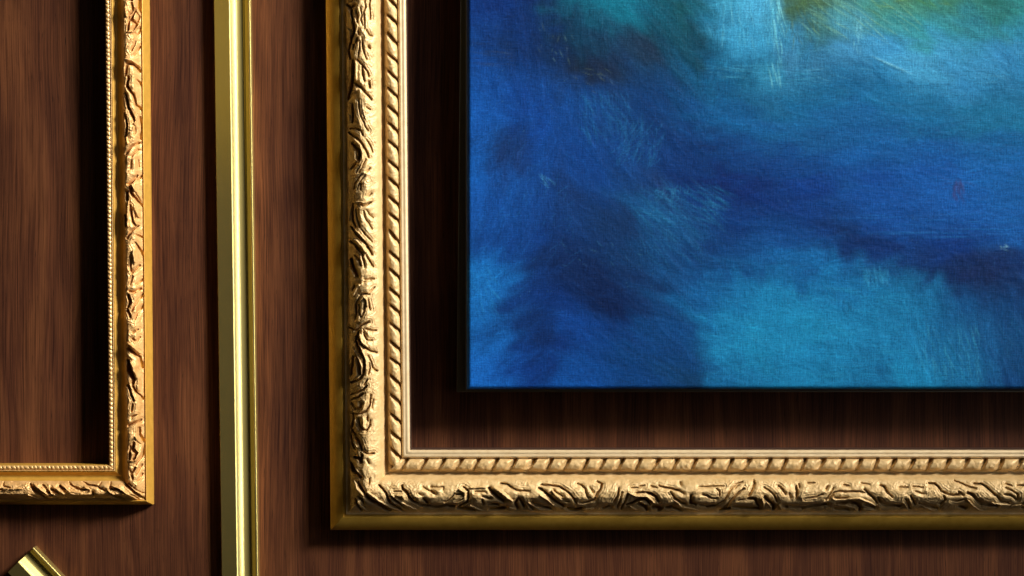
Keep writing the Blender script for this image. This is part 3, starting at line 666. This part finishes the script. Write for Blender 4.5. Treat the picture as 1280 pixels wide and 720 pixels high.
# worn speckle of bare priming caught on the weave
sp = vnoise(gx*0.9, gy*0.9, 61)*vnoise(gx*0.5, gy*0.5, 62)
spm = np.clip((sp-0.72)*6, 0, 1)*np.clip(fbm(gx*0.02, gy*0.02, 3, 63)*4-1.8, 0, 1)
colr = colr*(1-0.35*spm[:, None])+0.35*spm[:, None]*s2l(np.array([120., 150., 180.]))
GAIN = np.array([0.38, 0.665, 0.63])
colr = np.maximum(colr, 1e-4)**1.14*1.14
colr = 0.95*colr+0.05*colr.mean(axis=1)[:, None]
colr = np.clip(colr*GAIN, 0.002, 0.9)
T_C = 64.0
# rounded tacking edge: drop the rim a little
ed = np.minimum(gx-584.5, 484.4-gy)
Z = T_C-4.5*np.clip(1-ed/5.5, 0, 1)**2+0.30*H+0.35*(fbm(gx*0.25, gy*0.25, 3, 90)-0.5)
V = np.stack([gx, gy, Z], 1)
pic = empty('painting', 1000, 250)
tag(pic, 'stretched canvas painted in loose blues and teals, resting inside the large frame', 'painting')
cv = link_mesh('painted_face', V, grid_faces(GX.shape[0], GX.shape[1], True), M_PAINT, pic, col=np.concatenate([colr, np.ones((len(gx), 1))], 1))
def loop_sheet(name, rings, mat, parent, smooth=False):
    """rings of the same length joined by quads"""
    n = len(rings[0]); V = [p for rg in rings for p in rg]; F = []
    for a in range(len(rings)-1):
        for i in range(n):
            j = (i+1) % n; F.append((a*n+i, a*n+j, (a+1)*n+j, (a+1)*n+i))
    return link_mesh(name, V, F, mat, parent, smooth)
def rect(x0, y0, x1, y1, z): return [(x0, y0, z), (x1, y0, z), (x1, y1, z), (x0, y1, z)]
loop_sheet('folded_side', [rect(584.5, -260, 1500, 484.4, T_C-4.5), rect(583.2, -262, 1502, 485.4, T_C-8), rect(582.6, -262, 1502, 485.8, 9)], M_SIDE, pic)
def quad_ring(l0, l1, b, z, i=0): return [(l0+i, -262+i, z), (1506-i, -262+i, z), (1506-i, b-i, z), (l1+i, b-i, z)]
bb = loop_sheet('backing_board', [quad_ring(578.5, 571.2, 489, 0), quad_ring(578.5, 571.2, 489, 26), quad_ring(578.5, 571.2, 489, 27.5, 1.2), quad_ring(578.5, 571.2, 489, 27.5, 40)], M_BACK, pic)

# ------------------------------------------------------------------ tabletop
tb = link_mesh('tabletop', [(-900, -900, 0), (2200, -900, 0), (2200, 1700, 0), (-900, 1700, 0)], [(0, 3, 2, 1)], M_WOOD, None, False)
tag(tb, 'dark walnut tabletop with fine vertical grain', None, None, 'structure')

# ------------------------------------------------------------------ camera and light
cam_d = bpy.data.cameras.new('camera'); cam = bpy.data.objects.new('camera', cam_d); C.objects.link(cam)
HC = 3000.0
cam.location = (0, 0, HC*S); cam.rotation_euler = (0, 0, 0)
cam_d.sensor_width = 36; cam_d.lens = 36*HC/1280.0
cam_d.clip_start = 0.05; cam_d.clip_end = 50
scene.camera = cam

def area(name, d, dist, sx, sy, energy, colour, aim=(640, 300)):
    l = bpy.data.lights.new(name, 'AREA'); l.shape = 'RECTANGLE'; l.size = sx; l.size_y = sy
    l.energy = energy; l.color = colour
    o = bpy.data.objects.new(name, l); C.objects.link(o)
    from mathutils import Vector
    v = Vector(d).normalized(); t = Vector(W(*aim))
    o.location = t+v*dist
    from mathutils import Matrix
    up = Vector((0, 1, 0)); xa = up.cross(v).normalized(); ya = v.cross(xa)
    o.rotation_euler = Matrix((xa, ya, v)).transposed().to_euler()
    return o
k_ = area('key_softbox', (1.45, 0.93, 1.0), 2.6, 0.74, 0.66, 8.6, (1.0, 0.95, 0.86), aim=(620, 20))
k_.data.spread = math.radians(33)
area('added_bar_highlight', (0.82, 0.25, 0.55), 2.2, 0.075, 2.3, 8.6, (0.95, 0.97, 1.0), aim=(300, 340))  # strip lamp added to lay a highlight along the long brass bar
area('added_left_fill', (-0.62, 0.26, 0.74), 1.7, 0.8, 0.6, 0.36, (1.0, 0.72, 0.16), aim=(350, 300))  # dim amber lamp added to tint left-facing brass and frame edges
area('added_offcut_lamp', (0.54, 0.50, 0.67), 2.0, 0.26, 0.26, 1.3, (1.0, 0.97, 0.92), aim=(60, 705))  # small lamp added for the highlight on the short brass offcut

w = bpy.data.worlds.new('World'); scene.world = w; w.use_nodes = True
bg = w.node_tree.nodes['Background']; bg.inputs[0].default_value = (1.0, 0.85, 0.65, 1); bg.inputs[1].default_value = 0.005

scene.view_settings.view_transform = 'Standard'; scene.view_settings.look = 'None'
scene.view_settings.gamma = 1; scene.view_settings.exposure = 0
scene.render.resolution_x = 1024; scene.render.resolution_y = 576
